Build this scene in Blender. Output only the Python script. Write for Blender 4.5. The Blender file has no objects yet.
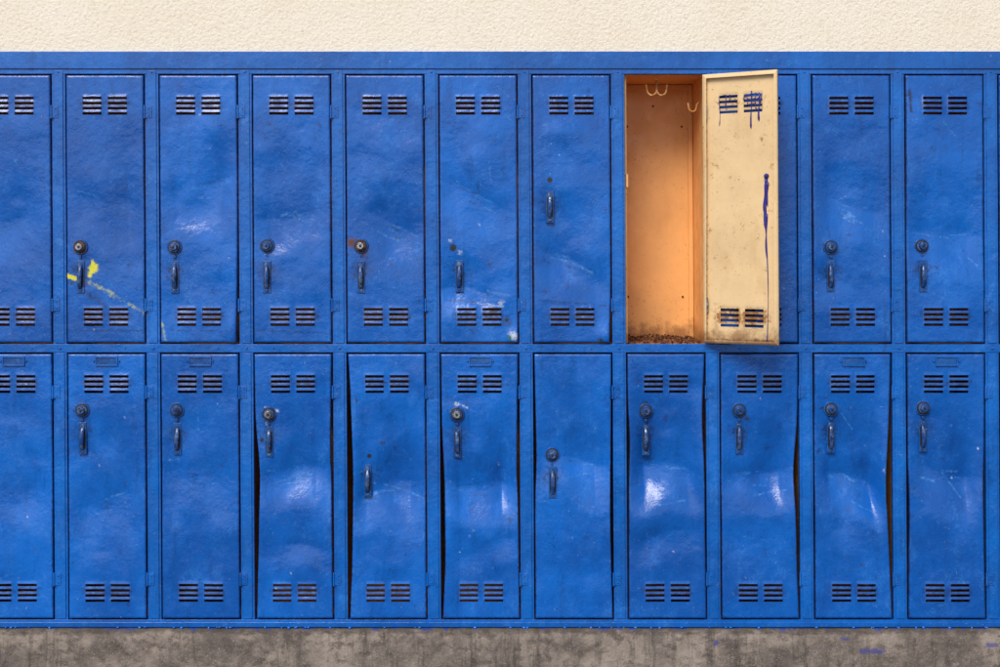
import bpy, bmesh, math, random
import numpy as np
from mathutils import Vector, Matrix

S=300.0
def W(px,py,y=0.0):
    px=px+(py-74)*0.006
    return ((px-500)/S, y, 0.2+(627-py)/S)

scene=bpy.context.scene
col=scene.collection

# ------------------------------------------------------------------ materials
class NB:
    def __init__(s,name):
        s.m=bpy.data.materials.new(name); s.m.use_nodes=True
        s.nt=s.m.node_tree; s.n=s.nt.nodes; s.l=s.nt.links
        s.b=s.n['Principled BSDF']
        s.geo=s.n.new('ShaderNodeNewGeometry')
        s.pos=s.geo.outputs['Position']
    def mapping(s,scale,loc=(0,0,0),rot=(0,0,0)):
        m=s.n.new('ShaderNodeMapping'); s.l.new(s.pos,m.inputs['Vector'])
        m.inputs['Scale'].default_value=scale; m.inputs['Location'].default_value=loc
        m.inputs['Rotation'].default_value=rot
        return m.outputs[0]
    def noise(s,scale,detail=4,rough=.55,vec=None,dist=0):
        t=s.n.new('ShaderNodeTexNoise'); s.l.new(vec or s.pos,t.inputs['Vector'])
        t.inputs['Scale'].default_value=scale; t.inputs['Detail'].default_value=detail
        t.inputs['Roughness'].default_value=rough; t.inputs['Distortion'].default_value=dist
        return t.outputs['Fac']
    def ramp(s,fac,lo,hi,a=0.0,b=1.0):
        t=s.n.new('ShaderNodeMapRange'); t.interpolation_type='SMOOTHSTEP'
        s.l.new(fac,t.inputs[0])
        t.inputs[1].default_value=lo; t.inputs[2].default_value=hi
        t.inputs[3].default_value=a; t.inputs[4].default_value=b
        return t.outputs[0]
    def mix(s,fac,a,b):
        t=s.n.new('ShaderNodeMix'); t.data_type='RGBA'
        for v,i in ((fac,0),(a,6),(b,7)):
            if isinstance(v,(int,float)): t.inputs[i].default_value=v
            elif isinstance(v,tuple): t.inputs[i].default_value=(v[0],v[1],v[2],1)
            else: s.l.new(v,t.inputs[i])
        return t.outputs[2]
    def math(s,op,a,b=0.0):
        t=s.n.new('ShaderNodeMath'); t.operation=op
        for v,i in ((a,0),(b,1)):
            if isinstance(v,(int,float)): t.inputs[i].default_value=v
            else: s.l.new(v,t.inputs[i])
        return t.outputs[0]
    def color(s,c):
        if isinstance(c,tuple): s.b.inputs['Base Color'].default_value=(*c,1)
        else: s.l.new(c,s.b.inputs['Base Color'])
    def setp(s,k,v):
        if isinstance(v,(int,float)): s.b.inputs[k].default_value=v
        else: s.l.new(v,s.b.inputs[k])
    def bump(s,h,strength,dist,prev=None):
        t=s.n.new('ShaderNodeBump'); s.l.new(h,t.inputs['Height'])
        t.inputs['Strength'].default_value=strength; t.inputs['Distance'].default_value=dist
        if prev: s.l.new(prev,t.inputs['Normal'])
        s.l.new(t.outputs[0],s.b.inputs['Normal'])
        return t.outputs[0]
    def attr(s,name):
        t=s.n.new('ShaderNodeAttribute'); t.attribute_name=name
        return t.outputs['Color'],t.outputs['Alpha']
    def rnd(s):
        t=s.n.new('ShaderNodeObjectInfo'); return t.outputs['Random']

def paint_mat(name, marks=True, c1=(0.001,0.088,0.40), c2=(0.002,0.138,0.57), dk=(0.001,0.048,0.25)):
    b=NB(name)
    n1=b.noise(3.6,3,.65)
    c=b.mix(b.ramp(n1,.32,.68),c1,c2)
    r=b.ramp(b.rnd(),0,1,0,.34)
    c=b.mix(r,c,dk)
    g=b.ramp(b.noise(1.0,4,.7,b.mapping((40,40,5))),.52,.80,0,.45)
    c=b.mix(g,c,(0.002,0.035,0.16))
    fine=b.noise(170,2,.7)
    big=b.noise(9,4,.78,b.mapping((1,1,.7),(3,1,2)))
    sc=b.math('MULTIPLY',b.ramp(big,.52,.70,0,.52),b.ramp(fine,.40,.62))
    c=b.mix(sc,c,(0.035,0.23,0.70))
    c=b.mix(b.math('MULTIPLY',b.ramp(big,.30,.47,.52,0),b.ramp(fine,.36,.58,1,0)),c,(0.001,0.028,0.15))
    s1=b.ramp(b.noise(1.0,3,.6,b.mapping((230,1,12),(0,0,0),(0,math.radians(16),0))),.68,.76,0,.36)
    c=b.mix(b.math('MULTIPLY',s1,b.ramp(n1,.40,.6)),c,(0.10,0.28,0.66))
    ch=b.noise(105,3,.72,b.mapping((1,1,1),(7,2,9)))
    c=b.mix(b.ramp(ch,.69,.725,0,.75),c,(0.27,0.34,0.47))
    c=b.mix(b.ramp(ch,.270,.310,.85,0),c,(0.004,0.012,0.05))
    rough=b.ramp(b.math('ADD',big,b.math('MULTIPLY',fine,.25)),.42,.80,.16,.36)
    if marks:
        mc,ma=b.attr('marks')
        e=b.math('ADD',ma,b.math('MULTIPLY',b.math('SUBTRACT',b.noise(90,3,.8),.5),1.5))
        e=b.math('MULTIPLY',b.ramp(e,.25,.85),b.ramp(ma,0.02,.35))
        c=b.mix(e,c,mc)
        rough=b.math('ADD',rough,b.math('MULTIPLY',e,.3))
    b.color(c)
    b.setp('Roughness',rough)
    b.setp('IOR',1.56)
    n=b.bump(b.noise(17,2,.5),.55,.0055)
    b.bump(b.math('ADD',b.noise(70,2,.7),b.math('MULTIPLY',fine,.35)),.5,.0020,n)
    return b.m

M_PAINT=paint_mat('locker_blue_paint')
M_FRAME=paint_mat('frame_blue_paint',False,(0.001,0.092,0.39),(0.002,0.14,0.55))
M_HWB=paint_mat('hardware_blue_paint',False,(0.002,0.045,0.19),(0.008,0.10,0.36))
def worn():
    b=NB('worn_painted_metal')
    r=b.ramp(b.noise(55,3,.75),.46,.64)
    c=b.mix(r,(0.004,0.05,0.22),(0.16,0.23,0.35))
    c=b.mix(b.ramp(b.noise(80,3,.7,b.mapping((1,1,1),(4,4,4))),.54,.66,0,.9),c,(0.010,0.010,0.018))
    b.color(c); b.setp('Metallic',b.ramp(r,0,1,.0,.6)); b.setp('Roughness',.33)
    b.bump(b.noise(180,2,.6),.3,.0008)
    return b.m
M_WORN=worn()
def metal(name,c,r):
    b=NB(name); f=b.noise(70,3,.7)
    b.color(b.mix(b.ramp(f,.4,.65),c,(c[0]*.4,c[1]*.33,c[2]*.3))); b.setp('Metallic',.85); b.setp('Roughness',r)
    return b.m
M_STEEL=metal('bare_steel',(0.50,0.52,0.55),.35)
def darkm():
    b=NB('hollow_shade_dial_dark'); b.color(b.mix(b.noise(80),(0.003,0.006,0.015),(0.008,0.012,0.03))); b.setp('Roughness',.6); return b.m  # near-black: painted shade for the grip hollow, also the dial's dark ring and cap
M_DARK=darkm()
def tan(name,base,dirt,marks=False):
    b=NB(name)
    c=b.mix(b.ramp(b.noise(5,4,.65),.35,.7),base,tuple(x*.86 for x in base))
    st=b.ramp(b.noise(1,3,.6,b.mapping((14,14,5))),.50,.76,0,.35)
    c=b.mix(st,c,dirt)
    f2=b.noise(60,4,.8)
    g=b.ramp(b.noise(6,3,.6,b.mapping((1,1,1),(3,3,3))),.42,.68,0.15,1)
    c=b.mix(b.math('MULTIPLY',b.ramp(f2,.56,.70,0,.8),g),c,(0.30,0.11,0.03))
    c=b.mix(b.ramp(b.noise(120,2,.7),.71,.75,0,.8),c,(0.10,0.04,0.02))
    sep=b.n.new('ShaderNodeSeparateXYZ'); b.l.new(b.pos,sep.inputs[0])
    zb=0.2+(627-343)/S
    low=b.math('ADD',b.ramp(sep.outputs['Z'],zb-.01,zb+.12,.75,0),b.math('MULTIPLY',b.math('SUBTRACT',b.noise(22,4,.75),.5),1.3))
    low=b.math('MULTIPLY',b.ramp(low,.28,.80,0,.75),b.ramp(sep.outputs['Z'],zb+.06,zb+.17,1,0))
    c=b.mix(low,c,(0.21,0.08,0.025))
    if marks:
        mc,ma=b.attr('marks')
        e=b.math('ADD',ma,b.math('MULTIPLY',b.math('SUBTRACT',b.noise(70,3,.75),.5),1.7))
        e=b.math('MULTIPLY',b.ramp(e,.3,.8),b.ramp(ma,0.02,.35))
        c=b.mix(e,c,mc)
    b.color(c); b.setp('Roughness',b.ramp(b.noise(20,2),.3,.7,.28,.5))
    b.bump(b.noise(18,3,.55),.35,.004)
    return b.m
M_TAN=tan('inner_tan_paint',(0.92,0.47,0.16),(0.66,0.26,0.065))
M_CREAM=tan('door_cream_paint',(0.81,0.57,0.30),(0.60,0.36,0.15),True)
def drip():
    b=NB('blue_paint_drip'); b.color(b.mix(b.noise(60,2),(0.018,0.016,0.17),(0.045,0.03,0.26))); b.setp('Roughness',.35); return b.m
M_DRIP=drip()
def stucco():
    b=NB('cream_stucco')
    c=b.mix(b.ramp(b.noise(2.2,4,.6),.3,.7),(0.87,0.77,0.62),(0.90,0.82,0.69))
    h=b.noise(95,4,.66,None,.3)
    c=b.mix(b.ramp(h,.30,.50,.36,0),c,(0.62,0.51,0.37))
    c=b.mix(b.ramp(b.noise(25,4,.75,b.mapping((1,1,1),(2,2,2))),.66,.74,0,.4),c,(0.50,0.38,0.26))
    c=b.mix(b.ramp(b.noise(1,4,.7,b.mapping((9,1,1.3))),.55,.8,0,.2),c,(0.60,0.50,0.38))
    b.color(c); b.setp('Roughness',.93)
    b.bump(h,.7,.006)
    return b.m
M_STUC=stucco()
def concrete(name,a,bb,dk,marks=False):
    b=NB(name)
    c=b.mix(b.ramp(b.noise(5,5,.72),.34,.66),a,bb)
    c=b.mix(b.ramp(b.noise(22,5,.78,b.mapping((1,1,1.4),(2,7,1))),.46,.66,0,.8),c,dk)
    c=b.mix(b.ramp(b.noise(1,5,.74,b.mapping((26,26,2.5))),.48,.70,0,.7),c,tuple(x*.45 for x in dk))
    c=b.mix(b.ramp(b.noise(200,2,.6),.6,.7,0,.5),c,(0.42,0.38,0.33))
    if marks:
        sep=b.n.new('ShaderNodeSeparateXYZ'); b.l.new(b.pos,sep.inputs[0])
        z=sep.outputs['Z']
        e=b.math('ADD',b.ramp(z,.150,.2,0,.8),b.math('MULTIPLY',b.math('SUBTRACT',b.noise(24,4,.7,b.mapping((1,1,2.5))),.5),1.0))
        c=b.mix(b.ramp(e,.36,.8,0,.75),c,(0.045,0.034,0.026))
        e=b.math('ADD',b.ramp(z,.165,.203,-.3,.38),b.noise(30,4,.7,b.mapping((1,1,.7),(9,2,3))))
        c=b.mix(b.ramp(e,.80,.90,0,.85),c,(0.02,0.045,0.25))
        c=b.mix(b.ramp(b.noise(38,3,.7,b.mapping((1,1,1.6),(5,8,2))),.70,.725,0,.75),c,(0.05,0.05,0.24))
        for (px,py,rx,rz) in ((868,650,.055,.012),(840,638,.02,.006),(712,641,.012,.012),(985,644,.03,.01)):
            x,_,zz=W(px,py)
            m=b.mapping((1/rx,0,1/rz),(-x/rx,0,-zz/rz))
            ln=b.n.new('ShaderNodeVectorMath'); ln.operation='LENGTH'; b.l.new(m,ln.inputs[0])
            e=b.math('ADD',ln.outputs['Value'],b.math('MULTIPLY',b.noise(45,3,.75),2.6))
            c=b.mix(b.ramp(e,1.7,2.3,.75,0),c,(0.06,0.06,0.24))
    b.color(c); b.setp('Roughness',.9)
    n=b.bump(b.noise(18,5,.7),.6,.012)
    b.bump(b.noise(150,3,.7),.6,.003,n)
    return b.m
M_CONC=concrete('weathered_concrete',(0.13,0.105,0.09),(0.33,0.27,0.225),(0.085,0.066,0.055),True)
def asphalt():
    b=NB('asphalt')
    c=b.mix(b.noise(1.5,2,.6),(0.05,0.05,0.052),(0.085,0.083,0.08))
    b.color(c); b.setp('Roughness',.9); return b.m
M_GROUND=asphalt()
def rustm():
    b=NB('rust_flakes'); b.color(b.mix(b.ramp(b.noise(60,3,.7),.4,.6),(0.035,0.014,0.008),(0.17,0.06,0.022))); b.setp('Roughness',.9); return b.m
M_RUST=rustm()

# ------------------------------------------------------------------ helpers
def new_obj(name,me,mats,parent=None):
    o=bpy.data.objects.new(name,me); col.objects.link(o)
    for m in mats: me.materials.append(m)
    if parent:
        o.parent=parent; o.matrix_parent_inverse=Matrix.Translation(-parent.location)
    return o
def bm_obj(name,bm,mats,parent=None,smooth=False,bevel=0,seg=2):
    bmesh.ops.recalc_face_normals(bm,faces=bm.faces)
    me=bpy.data.meshes.new(name); bm.to_mesh(me); bm.free()
    if smooth:
        for p in me.polygons: p.use_smooth=True
    o=new_obj(name,me,mats,parent)
    if bevel:
        m=o.modifiers.new('b','BEVEL'); m.width=bevel; m.segments=seg; m.limit_method='ANGLE'; m.angle_limit=math.radians(40)
        for p in me.polygons: p.use_smooth=True
        w=o.modifiers.new('w','WEIGHTED_NORMAL')
    return o
def pbox(bm,x0,x1,y0,y1,ya,yb,mat=0):
    vs=[]
    for y in (ya,yb):
        for (px,py) in ((x0,y0),(x1,y0),(x1,y1),(x0,y1)):
            vs.append(bm.verts.new(W(px,py,y)))
    for f in ((0,1,2,3),(7,6,5,4),(0,4,5,1),(1,5,6,2),(2,6,7,3),(3,7,4,0)):
        fa=bm.faces.new([vs[i] for i in f]); fa.material_index=mat
    return vs
def cyl(bm,c,r1,r2,depth,axis='Y',seg=24,mat=0):
    r=bmesh.ops.create_cone(bm,cap_ends=True,segments=seg,radius1=r1,radius2=r2,depth=depth)
    R=Matrix.Rotation(math.radians(90),4,'X') if axis=='Y' else Matrix.Identity(4)
    bmesh.ops.transform(bm,verts=r['verts'],matrix=Matrix.Translation(c)@R)
    for v in r['verts']:
        for f in v.link_faces: f.material_index=mat
def tube(bm,pts,rad,seg=8,mat=0,flat=(1,1)):
    rings=[]
    n=len(pts)
    for i,p in enumerate(pts):
        p=Vector(p)
        t=(Vector(pts[min(i+1,n-1)])-Vector(pts[max(i-1,0)])).normalized()
        a=Vector((1,0,0)) if abs(t.x)<.9 else Vector((0,1,0))
        u=(a-t*a.dot(t)).normalized(); v=t.cross(u)
        r=rad[i] if isinstance(rad,(list,tuple)) else rad
        rings.append([bm.verts.new(p+u*math.cos(2*math.pi*k/seg)*r*flat[0]+v*math.sin(2*math.pi*k/seg)*r*flat[1]) for k in range(seg)])
    for i in range(n-1):
        for k in range(seg):
            f=bm.faces.new((rings[i][k],rings[i][(k+1)%seg],rings[i+1][(k+1)%seg],rings[i+1][k])); f.material_index=mat
    for rr in (rings[0],rings[-1]):
        f=bm.faces.new(rr); f.material_index=mat

# ------------------------------------------------------------------ layout
def door_left(k): return 105+93.2*(k-1)-38.5
DW=77.0
UT,UB=75.5,342.5
LT,LB=354.0,618.0
KS=range(-2,14)

WHITE=(0.50,0.56,0.64); RUST=(0.10,0.028,0.012); BLK=(0.006,0.008,0.014); YEL=(0.66,0.62,0.03); PALE=(0.07,0.26,0.62); DKB=(0.002,0.02,0.10)
YPALE=(0.42,0.46,0.16)

HW={('U',1):(80,247,263,'rust'),('U',2):(174,247,263,''),('U',3):(266,246,263,''),('U',4):(360,246,263,'rust'),
    ('U',5):(458,None,262,'hole'),('U',6):(549,None,193,'hole'),('U',8):(735,246,263,''),('U',9):(829,247,262,''),('U',10):(921,246,262,''),
    ('L',1):(81,410,424,''),('L',2):(175,410,425,''),('L',3):(267,414,427,'white'),('L',4):(365,None,467,'hole'),('L',5):(455,414,428,'white'),
    ('L',6):(550,455,468,''),('L',7):(644,411,426,''),('L',8):(737,410,424,''),('L',9):(829,409,423,''),('L',10):(921,408,422,'')}
EL={('L',3):[(354,0),(420,.5),(470,5),(520,4),(600,1.5),(618,1)],
    ('L',4):[(354,0),(375,2),(470,5),(560,3.6),(618,1)],
    ('L',5):[(354,0),(430,.6),(480,3),(560,3.4),(618,.5)],
    ('L',7):[(354,0),(400,0),(440,2.4),(500,.6),(618,0)],
    ('L',6):[(354,0),(460,2),(500,0),(618,0)],
    ('L',10):[(354,0),(460,.5),(500,1.5),(618,0)]}
ER={('L',8):[(353,0),(420,-.6),(470,-5),(560,-2.6),(618,-.3)],
    ('L',9):[(353,-.5),(410,-2.4),(480,-7),(560,-2.8),(616,-.6)],
    ('L',6):[(353,0),(460,-1),(520,-2.2),(618,0)],
    ('L',3):[(354,0),(460,-2.4),(500,-.8),(618,0)],
    ('L',5):[(354,0),(470,-2.2),(510,-.6),(618,0)],
    ('L',7):[(354,0),(420,-3),(480,-.8),(618,0)],
    ('L',10):[(353,0),(450,-.7),(500,-2.4),(614,-.6)],
    ('U',2):[(75,0),(250,0),(343,-1.8)],
    ('U',6):[(75,0),(290,0),(343,-2.0)]}
# crease: (p0, x-slope, w_up, w_dn, amp_mm)
CR={('L',3):[(470,-.10,100,44,-32),(546,.1,30,34,-10)],('L',4):[(486,-.25,115,44,-37)],('L',5):[(484,.10,90,46,-33),(548,-.3,34,28,-10)],
    ('L',6):[(460,.12,90,52,-30)],('L',7):[(466,.10,105,52,-33),(534,-.2,30,34,-9)],('L',8):[(472,-.08,110,48,-32)],
    ('L',9):[(478,.35,110,46,-34)],('L',10):[(472,.2,110,52,-25)],('L',2):[(470,.2,110,70,-14)],('L',1):[(500,-.2,110,64,-12)],
    ('U',5):[(292,.15,34,26,-14),(195,.4,70,70,-14)],('U',6):[(262,.5,90,48,-16)],('U',9):[(205,.3,70,64,-13)],
    ('U',3):[(215,-.2,70,64,-12)],('U',10):[(230,.1,70,54,-13)],('U',4):[(222,.3,80,56,-12)],('U',2):[(185,-.3,70,64,-13)],('U',1):[(198,.2,80,64,-12)],
    ('L',12):[(470,0,90,40,-14)],('L',11):[(480,0,90,40,-14)],('L',0):[(490,0,90,60,-11)],('U',0):[(220,0,80,60,-10)]}
GA={('L',3):[(258,500,12,50,9),(328,480,8,30,-9),(300,560,22,22,8),(290,440,14,12,5)],
    ('L',4):[(350,480,10,70,10),(405,520,18,16,-9),(420,380,10,20,5),(385,450,14,12,6)],
    ('L',5):[(445,520,10,50,8),(490,540,20,18,8),(510,470,12,20,-9),(475,450,12,14,6)],
    ('L',7):[(702,470,8,40,10),(650,520,16,22,5),(690,500,16,14,-6),(665,440,12,12,5)],
    ('L',8):[(796,520,9,45,12),(760,470,16,14,-8),(770,505,16,14,4)],
    ('L',9):[(888,480,9,60,16),(840,520,14,20,-9),(860,455,12,12,6)],
    ('L',10):[(940,490,18,26,8),(978,500,8,40,9)],
    ('L',6):[(575,480,20,14,7),(612,520,8,40,7)],
    ('U',5):[(470,270,14,14,-10),(500,300,14,12,10),(514,336,7,8,9),(450,320,12,12,7),(480,170,22,30,7)],
    ('U',6):[(606,335,9,10,10),(590,255,16,22,8),(560,215,14,14,-6)],
    ('U',1):[(120,240,20,25,-6),(90,180,16,20,6)],
    ('U',2):[(195,215,18,16,-8),(232,330,6,20,8),(215,130,16,20,6)],
    ('U',3):[(300,250,18,18,7),(285,165,18,22,-6)],
    ('U',4):[(395,240,16,20,-7),(380,180,18,18,6)],
    ('U',9):[(860,230,18,22,7),(840,180,16,18,-7)],
    ('U',10):[(950,240,14,22,-8),(935,160,18,22,6)]}
MK={('U',1):[('b',93,268,5.2,YEL,.95),('l',62,274,76,279,2.6,YEL,.85),('l',92,262,89,276,2.4,YEL,.85),('l',82,279,112,294,3.4,YPALE,.42),('l',105,292,143,312,3.2,YPALE,.38),
             ('b',79,247,9,RUST,.55),('b',83,283,7,RUST,.5),('l',80,290,104,305,4,DKB,.5),('b',72,283,4,BLK,.5),('l',66,330,143,331,1.6,DKB,.5)],
    ('U',2):[('l',161,322,164,340,2.0,YPALE,.5),('l',170,330,236,331,1.5,DKB,.45),('b',200,115,2,WHITE,.38)],
    ('U',4):[('b',351,243,6,RUST,.8),('b',362,252,7,RUST,.5)],
    ('U',5):[('b',452,248,3.2,BLK,1.2),('b',449,240,3,WHITE,.42),('b',459,252,5,WHITE,.36),('b',500,303,6,WHITE,.38),('b',492,312,7,BLK,.6),('b',505,320,7,BLK,.55),('b',512,336,6,WHITE,.6),('b',508,338,4,(0.02,0.14,0.06),.6),('l',470,302,500,306,1.6,WHITE,.45),('b',478,225,3,WHITE,.38),('l',445,300,475,302,1.2,BLK,.6),('l',455,180,480,200,1.2,PALE,.4)],
    ('U',6):[('b',549,180,2.4,BLK,1.3),('b',548,207,11,DKB,.5),('l',537,300,610,306,1.4,DKB,.5),('b',600,340,4,BLK,.6)],
    ('U',3):[('l',256,330,326,333,1.5,DKB,.5)],
    ('U',9):[('b',829,262,9,DKB,.45),('l',838,200,846,196,1.2,WHITE,.36)],
    ('U',10):[('b',909,95,4,DKB,.7),('l',909,90,910,112,1.8,DKB,.7)],
    ('L',3):[('l',263,408,276,411,2.0,WHITE,.65),('b',265,424,4,WHITE,.38),('b',258,440,3,BLK,.7)],
    ('L',4):[('b',365,456,2.4,BLK,1.2),('b',352,400,3,BLK,.5),('l',380,485,420,498,1.3,PALE,.45)],
    ('L',5):[('b',455,404,3.6,WHITE,.6),('l',458,404,466,408,1.2,WHITE,.5),('b',470,530,2.5,PALE,.5),('b',498,465,2.5,WHITE,.42),('b',508,520,4,BLK,.45)],
    ('L',6):[('l',560,478,590,474,1.4,PALE,.4)],
    ('L',7):[('b',644,405,5,BLK,.5),('l',655,505,688,500,1.4,PALE,.4)],
    ('L',8):[('b',745,418,4,BLK,.6),('b',732,412,3,WHITE,.42),('l',752,496,788,490,1.5,PALE,.42)],
    ('L',9):[('b',820,408,4,BLK,.5),('l',850,502,880,516,1.5,PALE,.42),('b',886,470,2.5,WHITE,.42)],
    ('L',10):[('l',942,474,960,498,1.4,PALE,.42)],
    ('L',1):[('b',80,410,11,DKB,.55),('b',80,440,8,BLK,.45)],
    ('L',2):[('b',174,440,8,BLK,.4)],
    ('U',7):[]}

def make_disp(row,k):
    rs=np.random.RandomState(1000+k*7+(500 if row=='L' else 0))
    T,B=(UT,UB) if row=='U' else (LT,LB)
    xl=door_left(k)
    am=1.0 if (row,k)!=('U',7) else .4
    gs=[(xl+rs.uniform(6,71),rs.uniform(T+25,B-25),rs.uniform(8,24),rs.uniform(8,24),rs.uniform(-3.4,3.4)*am) for _ in range(18)]
    gs+= [(xl+rs.uniform(6,71),rs.uniform(T+20,B-20),rs.uniform(2.5,6),rs.uniform(2.5,5),rs.uniform(-1.0,.6)*am) for _ in range(26)]
    gs+=GA.get((row,k),[])
    crs=CR.get((row,k),[])
    tilt=rs.uniform(-1.2,1.2); ajar=rs.uniform(0,4.0)*(rs.rand()<.7)*am
    ph=rs.uniform(0,6.28,6)
    def f(px,py):
        d=np.zeros_like(px)
        for (cx,cy,sx,sy,a) in gs:
            d+=a*np.exp(-((px-cx)/sx)**2-((py-cy)/sy)**2)
        for (p0,sl,wu,wd,a) in crs:
            q=py-(p0+sl*(px-xl-38))+3.0*np.sin((px-xl)/11+ph[0])
            t=np.where(q<0,1+q/wu,1-q/wd); t=np.clip(t,0,1)
            t=np.where(q<0,t**1.7,t*t*(3-2*t))
            edge=np.clip(np.minimum(py-T,B-py)/25,0,1)
            wob=1+.30*np.sin((px-xl)/17+ph[1])+.15*np.sin((px-xl)/7+ph[2])
            side=.25+.75*np.clip(np.minimum(px-xl,xl+DW-px)/16,0,1)
            d+=a*t*edge*wob*side
        d+=1.0*np.sin(px/19+ph[3])*np.sin(py/29+ph[4])
        d+=tilt*(py-T)/(B-T)+ajar*(1-(px-xl)/DW)*(.4+.6*np.cos((py-T)/(B-T)*1.5+ph[5])**2)
        return d/1000.0
    return f

def edge_tab(tab,py):
    if not tab: return np.zeros_like(py)
    a=np.array(tab); x=a[:,0]; y=a[:,1]
    return sum(np.interp(py+o,x,y) for o in (-14,-7,0,7,14))/5

def grid_axes(H,offs_v):
    gl=[(15.5,36.5),(40.8,61.8)]
    cx=set([0,.9,DW-.9,DW])
    for a,b in gl: cx|={a,a+1.0,b-1.0,b}
    fixed=sorted(cx); xs=[]
    for a,b in zip(fixed[:-1],fixed[1:]):
        n=max(1,int(round((b-a)/1.55)))
        xs+=list(np.linspace(a,b,n,endpoint=False))
    xs.append(DW)
    fy=set([0,.9,H-.9,H])
    slots=[];hood=[]
    for v0 in offs_v:
        for i in range(4):
            a=round(v0+i*5.1,3)
            fy|={a,a+1.2,a+2.4}
            if i==3: fy.add(a+5.1)
            slots.append((a+2.4,a+5.1)); hood.append(a)
    fixed=sorted(fy); ys=[]
    for a,b in zip(fixed[:-1],fixed[1:]):
        n=max(1,int(round((b-a)/1.6)))
        if any(abs(a-s[0])<.01 for s in slots): n=1
        ys+=list(np.linspace(a,b,n,endpoint=False))
    ys.append(H)
    return np.array(xs),np.array(ys),gl,slots,hood

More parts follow.
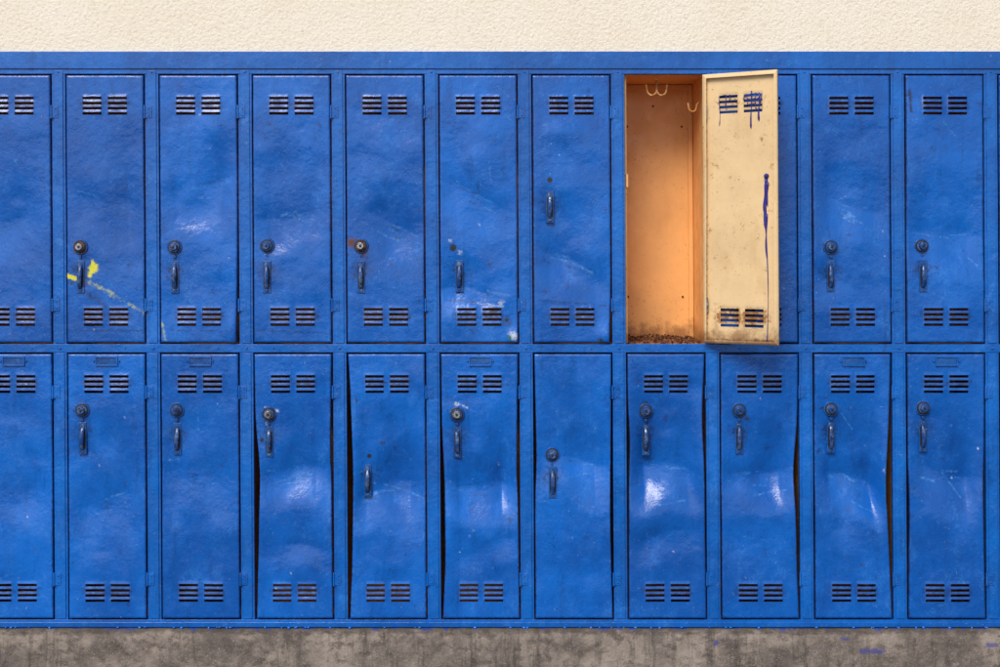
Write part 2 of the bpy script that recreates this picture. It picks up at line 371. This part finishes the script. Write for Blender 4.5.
def build_sheet(row,k,name,parent,mats,opened=None):
    T,B=(UT,UB) if row=='U' else (LT,LB)
    H=B-T
    offs=(19,230) if row=='U' else (18.5,227)
    if (row,k)==('L',6): offs=()          # replacement door without louvres
    xs,ys,gl,slots,hood=grid_axes(H,offs)
    nx,ny=len(xs),len(ys)
    X,Y=np.meshgrid(xs,ys)
    xl=door_left(k)
    PX=xl+X; PY=T+Y
    f=make_disp(row,k)
    D=f(PX,PY)
    inside=np.zeros_like(X,bool)
    for a,b in gl: inside|=(X>=a+.99)&(X<=b-.99)
    hb=np.zeros_like(X)
    for a in hood:
        hb=np.maximum(hb,np.where(abs(Y-a-1.2)<.01,.0011,0)); hb=np.maximum(hb,np.where(abs(Y-a-2.4)<.01,.0019,0))
    D=D+np.where(inside,hb,0)
    rim=(X<.01)|(X>DW-.01)|(Y<.01)|(Y>H-.01)
    D=D-np.where(rim,.0022,0)
    eL=edge_tab(EL.get((row,k)),PY); eR=edge_tab(ER.get((row,k)),PY)
    PXd=PX+eL*(1-X/DW)**3+eR*(X/DW)**3
    wx=(PXd+(PY-74)*.006-500)/S; wz=.2+(627-PY)/S; wy=-.005-D
    if opened is not None:
        hx,ang=opened
        s=(hx-PXd)/S
        ca,sa=math.cos(ang),math.sin(ang)
        hxw=(hx+(PY-74)*.006-500)/S
        off=D-.0005
        wx=hxw+s*ca+off*sa; wy=-.006-s*sa+off*ca
    co=np.stack([wx,wy,wz],-1).reshape(-1,3)
    idx=np.arange(nx*ny).reshape(ny,nx)
    q=np.stack([idx[:-1,:-1],idx[1:,:-1],idx[1:,1:],idx[:-1,1:]],-1)
    xm=(xs[:-1]+xs[1:])/2; ym=(ys[:-1]+ys[1:])/2
    inx=np.zeros(nx-1,bool)
    for a,b in gl: inx|=(xm>a+1)&(xm<b-1)
    iny=np.zeros(ny-1,bool)
    for a,b in slots: iny|=(ym>a)&(ym<b)
    keep=~(iny[:,None]&inx[None,:])
    faces=q[keep].reshape(-1,4)
    ring=np.concatenate([idx[0,:-1],idx[:-1,-1],idx[-1,:0:-1],idx[:0:-1,0]])
    base=len(co)
    rc=co[ring].copy()
    if opened is None:
        rc[:,1]+=.014
    else:
        rc[:,0]-=.012*math.sin(opened[1]); rc[:,1]-=.012*math.cos(opened[1])
    cx=co[:,0].mean(); cz=co[:,2].mean(); cy=co[:,1].mean()
    n=len(ring); r=np.arange(n); r2=(r+1)%n
    co=np.concatenate([co,rc])
    fl=np.stack([ring[r],ring[r2],base+r2,base+r],-1)
    cen=np.array([cx,cy,cz])
    width_dir=co[idx[0,-1]]-co[idx[0,0]]; width_dir/=np.linalg.norm(width_dir)
    lipw=.012
    full=(rc-cen)@width_dir
    u=np.clip(full,-(DW/S/2-lipw),(DW/S/2-lipw))
    lip=rc+np.outer(u-full,width_dir)
    lip[:,2]=np.clip(rc[:,2],cz-(H/S/2-lipw),cz+(H/S/2-lipw))
    b2=len(co); co=np.concatenate([co,lip])
    fl2=np.stack([base+r,base+r2,b2+r2,b2+r],-1)
    faces=np.concatenate([faces,fl,fl2])
    me=bpy.data.meshes.new(name)
    me.vertices.add(len(co)); me.vertices.foreach_set('co',co.ravel().astype(np.float32))
    me.loops.add(faces.size); me.loops.foreach_set('vertex_index',faces.ravel().astype(np.int32))
    me.polygons.add(len(faces)); me.polygons.foreach_set('loop_start',np.arange(0,faces.size,4,dtype=np.int32))
    me.polygons.foreach_set('loop_total',np.full(len(faces),4,dtype=np.int32))
    me.update(calc_edges=True); me.validate()
    me.polygons.foreach_set('use_smooth',np.ones(len(me.polygons),bool))
    colr=np.zeros((len(co),4),np.float32)
    pxf=PX.ravel(); pyf=PY.ravel(); m=len(pxf)
    rs=np.random.RandomState(900+k*31+(7 if row=='L' else 3))
    marks=list(MK.get((row,k),[]))
    if opened is None:
        for _ in range(rs.randint(11,20)):
            x=xl+rs.uniform(4,73); y=rs.uniform(T+8,B-8); t=rs.rand()
            if t<.28: marks.append(('b',x,y,rs.uniform(.9,1.8),WHITE,rs.uniform(.3,.52)))
            elif t<.65:
                a=rs.uniform(-.9,.9)+ (1.57 if rs.rand()<.5 else 0); L=rs.uniform(4,26)
                marks.append(('l',x,y,x+L*math.cos(a),y+L*math.sin(a),rs.uniform(.9,1.7),PALE if rs.rand()<.6 else DKB,rs.uniform(.28,.42)))
            else: marks.append(('b',x,y,rs.uniform(1.5,5),DKB,.42))
        # paint cracked and rubbed along the folds of the dented doors
        for (p0,sl,wu,wd,a) in CR.get((row,k),[]):
            if abs(a)<12: continue
            for _ in range(6):
                x0=xl+rs.uniform(6,50); L=rs.uniform(8,24); o=rs.uniform(-4,14)
                marks.append(('l',x0,p0+sl*(x0-xl-38)+o,x0+L,p0+sl*(x0+L-xl-38)+o+rs.uniform(-4,4),rs.uniform(1,2.4),PALE if rs.rand()<.65 else DKB,rs.uniform(.3,.45)))
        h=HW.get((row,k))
        if h: marks.insert(0,('b',h[0],h[2]+8,16,DKB,.45))  # darker blue behind the handle, painted in as its shadow
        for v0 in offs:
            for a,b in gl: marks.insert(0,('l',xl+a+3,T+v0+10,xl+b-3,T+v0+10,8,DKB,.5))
        for xx in (xl,xl+DW): marks.insert(0,('l',xx,T,xx,B,1.6,DKB,.5))  # shadow outline of the door gap, painted into the side edges
        for yy in (T,B): marks.insert(0,('l',xl,yy,xl+DW,yy,1.8,DKB,.5))  # same painted gap shadow along the top and bottom edges
    else:
        OR=(0.33,0.13,0.035); BR=(0.13,0.05,0.02)
        marks+=[('l',xl+1,T,xl+1,B,2.6,OR,.6),('l',xl,B-2,xl+DW,B-2,4,BR,.62),('l',xl,T+1,xl+DW,T+1,2,OR,.5),('l',xl+DW-1,T,xl+DW-1,B,3,OR,.45)]
        for v0,aa in ((19,.35),(230,.62)):
            for a,b in gl: marks.append(('l',xl+a+2,T+v0+10,xl+b-2,T+v0+10,11,OR,aa))
        for i in range(26): marks.append(('b',xl+rs.uniform(4,73),rs.uniform(T+15,B-10),rs.uniform(2,6),OR,rs.uniform(.25,.42)))
    for mk in marks:
        if mk[0]=='b':
            _,cx_,cy_,r_,c_,a_=mk
            w=np.exp(-(((pxf-cx_)**2+(pyf-cy_)**2)/(r_*r_)))*1.3*a_
        else:
            _,x0,y0,x1,y1,wd,c_,a_=mk
            dx,dy=x1-x0,y1-y0; L2=dx*dx+dy*dy+1e-6
            t=np.clip(((pxf-x0)*dx+(pyf-y0)*dy)/L2,0,1)
            dd=(pxf-x0-t*dx)**2+(pyf-y0-t*dy)**2
            w=np.exp(-dd/(wd*wd))*1.2*a_
        w=np.clip(w,0,1)
        sel=w>colr[:m,3]*.9
        sel&=w>.03
        ii=np.nonzero(sel)[0]
        colr[ii,:3]=np.array(c_,np.float32); colr[ii,3]=w[ii]
    at=me.color_attributes.new('marks','FLOAT_COLOR','POINT')
    at.data.foreach_set('color',colr.ravel())
    o=new_obj(name,me,mats,parent)
    return o,f

def hardware(row,k,parent,f):
    h=HW.get((row,k))
    if h is None:
        xl=door_left(k); h=(xl+14,246,263,'') if row=='U' else (xl+14,410,425,'')
    hx,dy,hy,st=h
    rs=random.Random(k*13+(5 if row=='L' else 1))
    def surf(px,py): return -.005-float(f(np.array([px*1.0]),np.array([py*1.0]))[0])
    bm=bmesh.new()
    y0=min(surf(hx,hy+2),surf(hx,hy+14),surf(hx,hy+27))
    pbox(bm,hx-3.8,hx+4.0,hy-2,hy+30,y0-.0030,y0+.010)
    bm_obj('handle_plate',bm,[M_HWB],parent,bevel=.0011)
    bm=bmesh.new()
    lean=rs.uniform(-1.2,1.2)
    pts=[];rad=[]
    for i in range(15):
        t=i/14
        p=math.sin(math.pi*t)**.5
        x,_,z=W(hx+lean*(t-.5),hy+2+t*24)
        pts.append((x,y0-.001-.014*p,z)); rad.append(.0036+.0024*math.sin(math.pi*min(1,t*1.15))+(.0015 if t>.8 else 0))
    tube(bm,pts,rad,10,0,(1.25,.7))
    x,_,z=W(hx,hy+2); cyl(bm,(x,y0-.003,z),.0082,.0072,.006,seg=20)
    x,_,z=W(hx,hy+27); cyl(bm,(x,y0-.003,z),.0068,.006,.005,seg=20)
    bm_obj('pull_handle',bm,[M_WORN],parent,smooth=False,bevel=.0006)
    bm=bmesh.new(); pbox(bm,hx-2.9,hx+3.2,hy+4.5,hy+24,y0-.0038,y0-.0018); bm_obj('grip_shade_slab',bm,[M_DARK],parent,bevel=.0004)  # dark slab on the plate, coloured as the shade of a hollow behind the grip
    if dy is not None:
        y1=surf(hx,dy)
        x,_,z=W(hx,dy)
        bm=bmesh.new()
        cyl(bm,(x,y1-.000,z),.0270,.0245,.011,seg=36,mat=0)
        cyl(bm,(x,y1-.0065,z),.0215,.0205,.004,seg=36,mat=3)
        cyl(bm,(x,y1-.0085,z),.0180,.0168,.006,seg=36,mat=1)
        r=bmesh.ops.create_cone(bm,cap_ends=True,segments=40,radius1=.0135,radius2=.0108,depth=.013)
        for i,v in enumerate(r['verts']):
            a=math.atan2(v.co.y,v.co.x); s=1+.06*math.cos(a*10); v.co.x*=s; v.co.y*=s
        bmesh.ops.transform(bm,verts=r['verts'],matrix=Matrix.Translation((x,y1-.016,z))@Matrix.Rotation(math.radians(90),4,'X'))
        for v in r['verts']:
            for fa in v.link_faces: fa.material_index=2
        cyl(bm,(x,y1-.023,z),.0045,.0040,.003,seg=16,mat=3)
        t={'rust':[M_HWB,M_RUST,M_STEEL,M_DARK],'white':[M_WORN,M_WORN,M_STEEL,M_DARK]}.get(st,[M_HWB,M_HWB if rs.random()<.5 else M_WORN,M_WORN,M_DARK])
        bm_obj('combination_dial',bm,t,parent,bevel=.0008)
        bm=bmesh.new(); x2,_,z2=W(hx,dy+9.5); cyl(bm,(x2,y1-.002,z2),.006,.005,.008,seg=14); bm_obj('lock_pin',bm,[M_HWB],parent,bevel=.0005)

def hinge(row,k,parent):
    xr=door_left(k)+DW
    for py in ((112,305) if row=='U' else (392,579)):
        bm=bmesh.new()
        x,_,z=W(xr+1.1,py)
        cyl(bm,(x,-.0055,z),.0034,.0034,.044,axis='Z',seg=12)
        pbox(bm,xr+1.6,xr+8.2,py-6,py+6,-.0052,-.002)
        for d in (-3.5,3.5):
            x,_,z=W(xr+5.4,py+d); cyl(bm,(x,-.006,z),.0030,.0022,.003,seg=12)
        bm_obj('hinge',bm,[M_FRAME],parent,bevel=.0005)

def inner_box(row,k,parent):
    T,B=(UT,UB) if row=='U' else (LT,LB)
    xl=door_left(k)-3; xr=door_left(k)+DW+3; t=T-2.5; b=B+2
    y0,y1=.018,.318
    bm=bmesh.new()
    P=lambda px,py,y: bm.verts.new(W(px,py,y))
    a=[P(xl,t,y0),P(xr,t,y0),P(xr,b,y0),P(xl,b,y0)]; c=[P(xl,t,y1),P(xr,t,y1),P(xr,b,y1),P(xl,b,y1)]
    for q in ((c[0],c[1],c[2],c[3]),(a[0],c[0],c[3],a[3]),(a[1],a[2],c[2],c[1]),(a[0],a[1],c[1],c[0]),(a[3],c[3],c[2],a[2])): bm.faces.new(q)
    bm_obj('inner_compartment',bm,[M_TAN],parent)

OPEN_ANG=math.radians(31)
for k in KS:
    for row in 'UL':
        T,B=(UT,UB) if row=='U' else (LT,LB)
        e=bpy.data.objects.new('locker',None); col.objects.link(e)
        e.location=W(door_left(k)+38.5,B,.1); e.empty_display_size=.1
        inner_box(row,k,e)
        if (row,k)==('U',7):
            hx=door_left(k)+DW+.5
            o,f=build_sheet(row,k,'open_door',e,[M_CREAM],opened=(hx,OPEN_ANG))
            OPENLOCK=e
        else:
            o,f=build_sheet(row,k,'door',e,[M_PAINT])
            hardware(row,k,e,f)
            hinge(row,k,e)
            if row=='L' and k in (1,2,9,10,0,5):
                xc=door_left(k)+39
                y0=min(-.005-float(f(np.array([xx]),np.array([361.0]))[0]) for xx in (xc-11,xc,xc+11))-.0008
                bm=bmesh.new()
                pbox(bm,xc-10,xc+10,357.4,364.6,y0-.0012,y0+.004)
                for xx in (xc-12.6,xc+12.6):
                    x,_,z=W(xx,361); cyl(bm,(x,y0-.0015,z),.0036,.0028,.005,seg=12)
                bm_obj('number_plate',bm,[M_HWB],e,bevel=.0006)
                bm=bmesh.new()
                pbox(bm,xc-10.6,xc+10.6,356.2,357.5,y0-.0045,y0+.003);pbox(bm,xc-10.6,xc+10.6,364.5,365.8,y0-.0045,y0+.003)
                pbox(bm,xc-11.2,xc-10.0,356.2,365.8,y0-.0040,y0+.003);pbox(bm,xc+10.0,xc+11.2,356.2,365.8,y0-.0040,y0+.003)
                bm_obj('plate_rim',bm,[M_FRAME],e,bevel=.0004)

# ---------------------------------------------------------------- open locker details
e=OPENLOCK
xl=door_left(7); hx=xl+DW+.5
ca,sa=math.cos(OPEN_ANG),math.sin(OPEN_ANG)
def D(s_px,py,off=0.0):
    s=s_px/S; h=(hx+(py-74)*.006-500)/S
    return (h+s*ca-off*sa, -.006-s*sa-off*ca, .2+(627-py)/S)
bm=bmesh.new()
rs=random.Random(4)
def dripline(s0,p0,p1,r,wig=.5,blob=1.5):
    n=max(5,int((p1-p0)/3)); pts=[];rad=[]
    ph=rs.uniform(0,6)
    for i in range(n+1):
        t=i/n
        pts.append(D(s0+wig*math.sin(t*5+ph),p0+(p1-p0)*t,.0022)); 
        rad.append(r*(.8+.3*math.sin(t*9+ph))*(blob if t>.88 else 1)*(1 if i<n else .4)/S)
    tube(bm,pts,rad,8,0,(1,.3))
for (s,a,b,r) in ((43,97,104,.6),(50,94,131,.7),(54.5,97,112,.6),(58,97,124,.8),(60,97,107,.5),(24,97,112,.55),(28,97,103,.5),(46,99,108,.5),(17,97,127,.4)):
    dripline(s,a,b,r)
for (s,py,rx) in ((26,97,5),(52,97,7),(53,102,6),(51,107,3.5),(57,112,2.5)):
    tube(bm,[D(s-rx+2*rx*i/7+rs.uniform(-.4,.4),py+rs.uniform(-.6,.6),.0034) for i in range(8)],[.5/S*rs.uniform(.5,1.6) for _ in range(8)],8,0,(1,.5))
dripline(64.5,180,236,1.7,.6,.6); dripline(63.4,186,218,1.2,.7,.6); dripline(66.2,184,208,1.0,.5,.8)
dripline(65,215,258,.9,.6,1); dripline(65.5,236,341,.45,.7,1)
bm_obj('paint_drips',bm,[M_DRIP],e,smooth=True)
bm=bmesh.new()
RR=Matrix.Rotation(-OPEN_ANG,4,'Z')@Matrix.Rotation(math.radians(90),4,'X')
for (rad_,dep,o_) in ((.009,.006,.003),(.0045,.014,.007)):
    r=bmesh.ops.create_cone(bm,cap_ends=True,segments=20,radius1=rad_,radius2=rad_*.8,depth=dep)
    bmesh.ops.transform(bm,verts=r['verts'],matrix=Matrix.Translation(D(65,178,o_))@RR)
bm_obj('lock_bolt',bm,[M_DRIP],e,bevel=.0005)
bm=bmesh.new()
def quad(s0,s1,p0,p1):
    bm.faces.new([bm.verts.new(D(a,b,-.0085)) for a,b in ((s0,p0),(s1,p0),(s1,p1),(s0,p1))])
quad(.5,76.5,UT,UT+17);quad(.5,76.5,UT+42,UT+228);quad(.5,76.5,UT+253,UB)
for a,b in ((UT+17,UT+42),(UT+228,UT+253)):
    quad(.5,14,a,b);quad(63,76.5,a,b)
bm_obj('door_outer_skin',bm,[M_FRAME],e)
bm=bmesh.new()
tube(bm,[D(62,197+26*t/12,-.009-.014*math.sin(math.pi*t/12)**.55) for t in range(13)],.005,10,0)
bm_obj('pull_handle',bm,[M_WORN],e,smooth=True)
for py in (112,304):
    bm=bmesh.new()
    x,y,z=D(.0,py,.002)
    cyl(bm,(x,y-.004,z),.0045,.0045,.05,axis='Z',seg=14)
    def dq(s0,s1,p0,p1,o):
        v=[D(a,b,oo) for oo in (o,o+.0022) for a,b in ((s0,p0),(s1,p0),(s1,p1),(s0,p1))]
        vv=[bm.verts.new(q) for q in v]
        for ff in ((0,1,2,3),(7,6,5,4),(0,4,5,1),(1,5,6,2),(2,6,7,3),(3,7,4,0)): bm.faces.new([vv[i] for i in ff])
    dq(.5,5,py-7,py+7,.0125)
    bm_obj('door_hinge',bm,[M_STEEL],e,bevel=.0006)
def hook(cx,cy,y,sc=1.0):
    bm=bmesh.new()
    def q(dx,dyp,dz=0): 
        x,_,z=W(cx+dx*sc,cy+dyp*sc); return (x,y+dz,z)
    for sg in (-1,1):
        pts=[q(0,-9),q(0,-2)]
        for i in range(9):
            a=math.pi*i/8
            pts.append(q(sg*(4.5-4.5*math.cos(a)),0+5.5*math.sin(a),-.006*math.sin(a)))
        pts.append(q(sg*9.6,-3.5))
        tube(bm,pts,.0030,8)
        r=bmesh.ops.create_uvsphere(bm,u_segments=10,v_segments=8,radius=.0045)
        bmesh.ops.translate(bm,verts=r['verts'],vec=pts[-1])
    x,_,z=W(cx,cy-9*sc); cyl(bm,(x,y,z),.010,.010,.004,axis='Z',seg=18)
    bm_obj('coat_hook',bm,[M_TAN],e,smooth=True)
hook(659,87,.07,1.1)
bm=bmesh.new()
xw=W(hx+2,110)[0]
yy=.12; z=W(0,104)[2]
pts=[(xw,yy,z+.02),(xw-.012,yy-.004,z+.012)]+[(xw-.014-.014*(1-math.cos(a*math.pi/8)),yy-.02*math.sin(a*math.pi/16),z-.014*math.sin(a*math.pi/8)) for a in range(9)]+[(xw-.045,yy-.024,z+.014)]
tube(bm,pts,.0028,8)
bm_obj('side_coat_hook',bm,[M_TAN],e,smooth=True)
bm=bmesh.new()
pbox(bm,xl-2.8,xl+2,UT-2,UB+1.5,.306,.316); pbox(bm,hx-2.5,hx+2.2,UT-2,UB+1.5,.306,.316)
pbox(bm,xl-2.5,hx+2,UT-2.2,UT+4,.309,.3165)
bm_obj('back_panel_flange',bm,[M_TAN],e,bevel=.002)
bm=bmesh.new()
for (px_,py_) in ((xl+10,118),(hx-9,118),(xl+10,300),(hx-9,300),(xl+38,96)):
    x,_,z=W(px_,py_); cyl(bm,(x,.316,z),.004,.003,.005,seg=12)
bm_obj('back_panel_rivets',bm,[M_RUST],e)
bm=bmesh.new()
pbox(bm,xl-2.6,xl+1.0,UT-1,UB+1,.0205,.026)
pbox(bm,xl+.0,xl+2.2,174,187,.012,.020)
bm_obj('latch_strip',bm,[M_TAN],e,bevel=.0008)

bm=bmesh.new(); rr=random.Random(9)
zf=W(0,UB+2)[2]
xa,xb=W(xl,UB)[0],W(hx,UB)[0]
for i in range(520):
    x=rr.uniform(xa,xb); y=rr.uniform(.03,.31)
    heap=.016*math.exp(-((x-(xa+xb)/2+.02)/.07)**2-((y-.2)/.1)**2)+.010*max(0,(y-.22)/.1)
    s=rr.uniform(.002,.008); 
    R=Matrix.Rotation(rr.uniform(0,6.28),4,'Z')@Matrix.Rotation(rr.uniform(-.7,.7),4,'X')@Matrix.Rotation(rr.uniform(-.7,.7),4,'Y')
    Mx=Matrix.Translation((x,y,zf+.0025+heap*rr.random()+s*.3))@R@Matrix.Diagonal((s*rr.uniform(.7,1.8),s,s*.3,1))
    r=bmesh.ops.create_cube(bm,size=1.0,matrix=Mx)
    for v in r['verts']: v.co+=Vector((rr.uniform(-1,1),rr.uniform(-1,1),rr.uniform(-1,1)))*s*.2
bm_obj('rust_debris',bm,[M_RUST])

# ---------------------------------------------------------------- locker frame
fr=bpy.data.objects.new('locker_frame',None); col.objects.link(fr); fr.location=(0,.05,.2)
bm=bmesh.new()
K0,K1=KS[0],KS[-1]
XL=door_left(K0)-18; XR=door_left(K1)+DW+18
for k in list(KS)+[K1+1]:
    a=door_left(k-1)+DW+1.4; b=door_left(k)-1.4
    if k==K0: a=XL+2
    if k==K1+1: b=XR-2
    pbox(bm,a,b,60,627,0,.02)
bm_obj('post',bm,[M_FRAME],fr,bevel=.001)
bm=bmesh.new()
for k in list(KS)[1:]:
    a=door_left(k-1)+DW+3.8; b=door_left(k)-3.6
    pbox(bm,a,b,70.5,343.2,-.0032,.001); pbox(bm,a,b,353.3,618.5,-.0032,.001)
bm_obj('post_cap_strip',bm,[M_FRAME],fr,bevel=.0012)
bm=bmesh.new()
pbox(bm,XL,XR,52.5,73.9,-.0015,.03)
pbox(bm,XL,XR,344.2,352.4,-.0015,.03)
pbox(bm,XL,XR,619.7,627.5,-.0015,.03)
bm_obj('rail',bm,[M_FRAME],fr,bevel=.001)
bm=bmesh.new()
pbox(bm,XL-1,XR+1,51.6,69.0,-.0065,.01)
pbox(bm,XL-1,XR+1,621.8,626.8,-.0050,.01)
bm_obj('trim',bm,[M_FRAME],fr,bevel=.0018,seg=3)
bm=bmesh.new()
for k in list(KS)[1:]:
    c=door_left(k)-8.0
    for py in (72.0,348.2):
        x,_,z=W(c,py); cyl(bm,(x,-.0035,z),.0042,.003,.004,seg=14)
    for dx in (-19,19):
        x,_,z=W(c+8+38+dx,348.4); cyl(bm,(x,-.003,z),.003,.002,.003,seg=12)
bm_obj('rivets',bm,[M_FRAME],fr,bevel=.0006)
bm=bmesh.new(); rr=random.Random(3)
for i in range(70):
    px=rr.uniform(-20,1020); L=rr.uniform(1,4.5); w=rr.uniform(.5,1.6)
    x,_,z=W(px,626.4); x2,_,z2=W(px,626.4+L)
    tube(bm,[(x,-.004,z),(x,-.005,(z+z2)/2),(x,-.004,z2)],[w/S*1.3,w/S,w/S*.7],8,0,(1,.6))
bm_obj('paint_runs',bm,[M_FRAME],fr,smooth=True)

# ---------------------------------------------------------------- building wall
wl=bpy.data.objects.new('stucco_wall',None); col.objects.link(wl); wl.location=(0,.2,0)
def wbox(name,x0,x1,y0,y1,z0,z1,mat,parent,bev=0):
    bm=bmesh.new()
    r=bmesh.ops.create_cube(bm,size=1.0)
    for v in r['verts']:
        v.co=Vector((x0 if v.co.x<0 else x1, y0 if v.co.y<0 else y1, z0 if v.co.z<0 else z1))
    return bm_obj(name,bm,[mat],parent,bevel=bev)
zt=W(0,52.4)[2]; xa=W(XL,74)[0]; xb=W(XR,74)[0]+.005
wbox('upper_wall',-12,12,.003,.40,zt,3.6,M_STUC,wl)
wbox('side_wall',-12,xa+.002,.0035,.40,0,zt,M_STUC,wl)
wbox('side_wall',xb-.002,12,.0035,.40,0,zt,M_STUC,wl)
wbox('back_wall',-12,12,.402,.50,0,3.6,M_STUC,wl)
wbox('coping',-12.05,12.05,-.05,.55,3.6,3.7,M_CONC,wl,.01)

# plinth with an uneven top edge
bm=bmesh.new()
n=700; zt2=W(0,626)[2]
rs2=np.random.RandomState(2)
def sm(a,w): return np.convolve(a,np.ones(w)/w,'same')
h=sm(rs2.randn(n),5)*.0022+sm(rs2.randn(n),40)*.006
dd=sm(rs2.randn(n),6)*.0018+sm(rs2.randn(n),30)*.006
prev=None
for i in range(n):
    x=xa+.004+(xb-xa-.008)*i/(n-1)
    cols=[bm.verts.new(p) for p in ((x,.03,zt2-.006),(x,-.002,zt2-.007+h[i]*.4),(x,-.009+dd[i]*.5,zt2-.009+h[i]),(x,-.014+dd[i],zt2-.018+h[i]),(x,-.016+dd[i]*.7,zt2-.06),(x,-.017-dd[i]*.5,zt2-.12),(x,-.017,-.02))]
    if prev:
        for a in range(6): bm.faces.new((prev[a],cols[a],cols[a+1],prev[a+1]))
    prev=cols
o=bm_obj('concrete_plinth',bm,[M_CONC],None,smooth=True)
bm=bmesh.new()
q=[bm.verts.new(v) for v in ((-400,-400,0),(400,-400,0),(400,400,0),(-400,400,0))]; bm.faces.new(q)
bm_obj('ground',bm,[M_GROUND])

# ---------------------------------------------------------------- light
az=math.radians(-22); el=math.radians(44)
sd=Vector((math.sin(az)*math.cos(el),-math.cos(az)*math.cos(el),math.sin(el)))
sun=bpy.data.lights.new('sun','SUN'); sun.energy=3.05; sun.angle=math.radians(30); sun.color=(1,.94,.86)
so=bpy.data.objects.new('sun',sun); col.objects.link(so); so.rotation_euler=sd.to_track_quat('Z','Y').to_euler(); so.location=(0,-5,6)
w=bpy.data.worlds.new('World'); scene.world=w; w.use_nodes=True
nt=w.node_tree; bg=nt.nodes['Background']
sky=nt.nodes.new('ShaderNodeTexSky'); sky.sky_type='NISHITA'; sky.sun_disc=False
sky.sun_elevation=el; sky.sun_rotation=math.atan2(sd.x,sd.y); sky.dust_density=1.2; sky.air_density=1.0; sky.ozone_density=1.0
nt.links.new(sky.outputs[0],bg.inputs[0]); bg.inputs[1].default_value=.13

# ---------------------------------------------------------------- camera
cam=bpy.data.cameras.new('camera'); co=bpy.data.objects.new('camera',cam); col.objects.link(co)
zc=.2+(627-250)/S; zm=.2+(627-333.5)/S
d=4.5
co.location=(0,-d,zc); co.rotation_euler=(math.radians(90),0,0)
cam.sensor_width=36; cam.lens=36*d/(1000/S); cam.shift_y=(zm-zc)/(1000/S); cam.clip_end=2000
scene.camera=co
scene.view_settings.view_transform='Standard'; scene.view_settings.look='None'; scene.view_settings.exposure=0
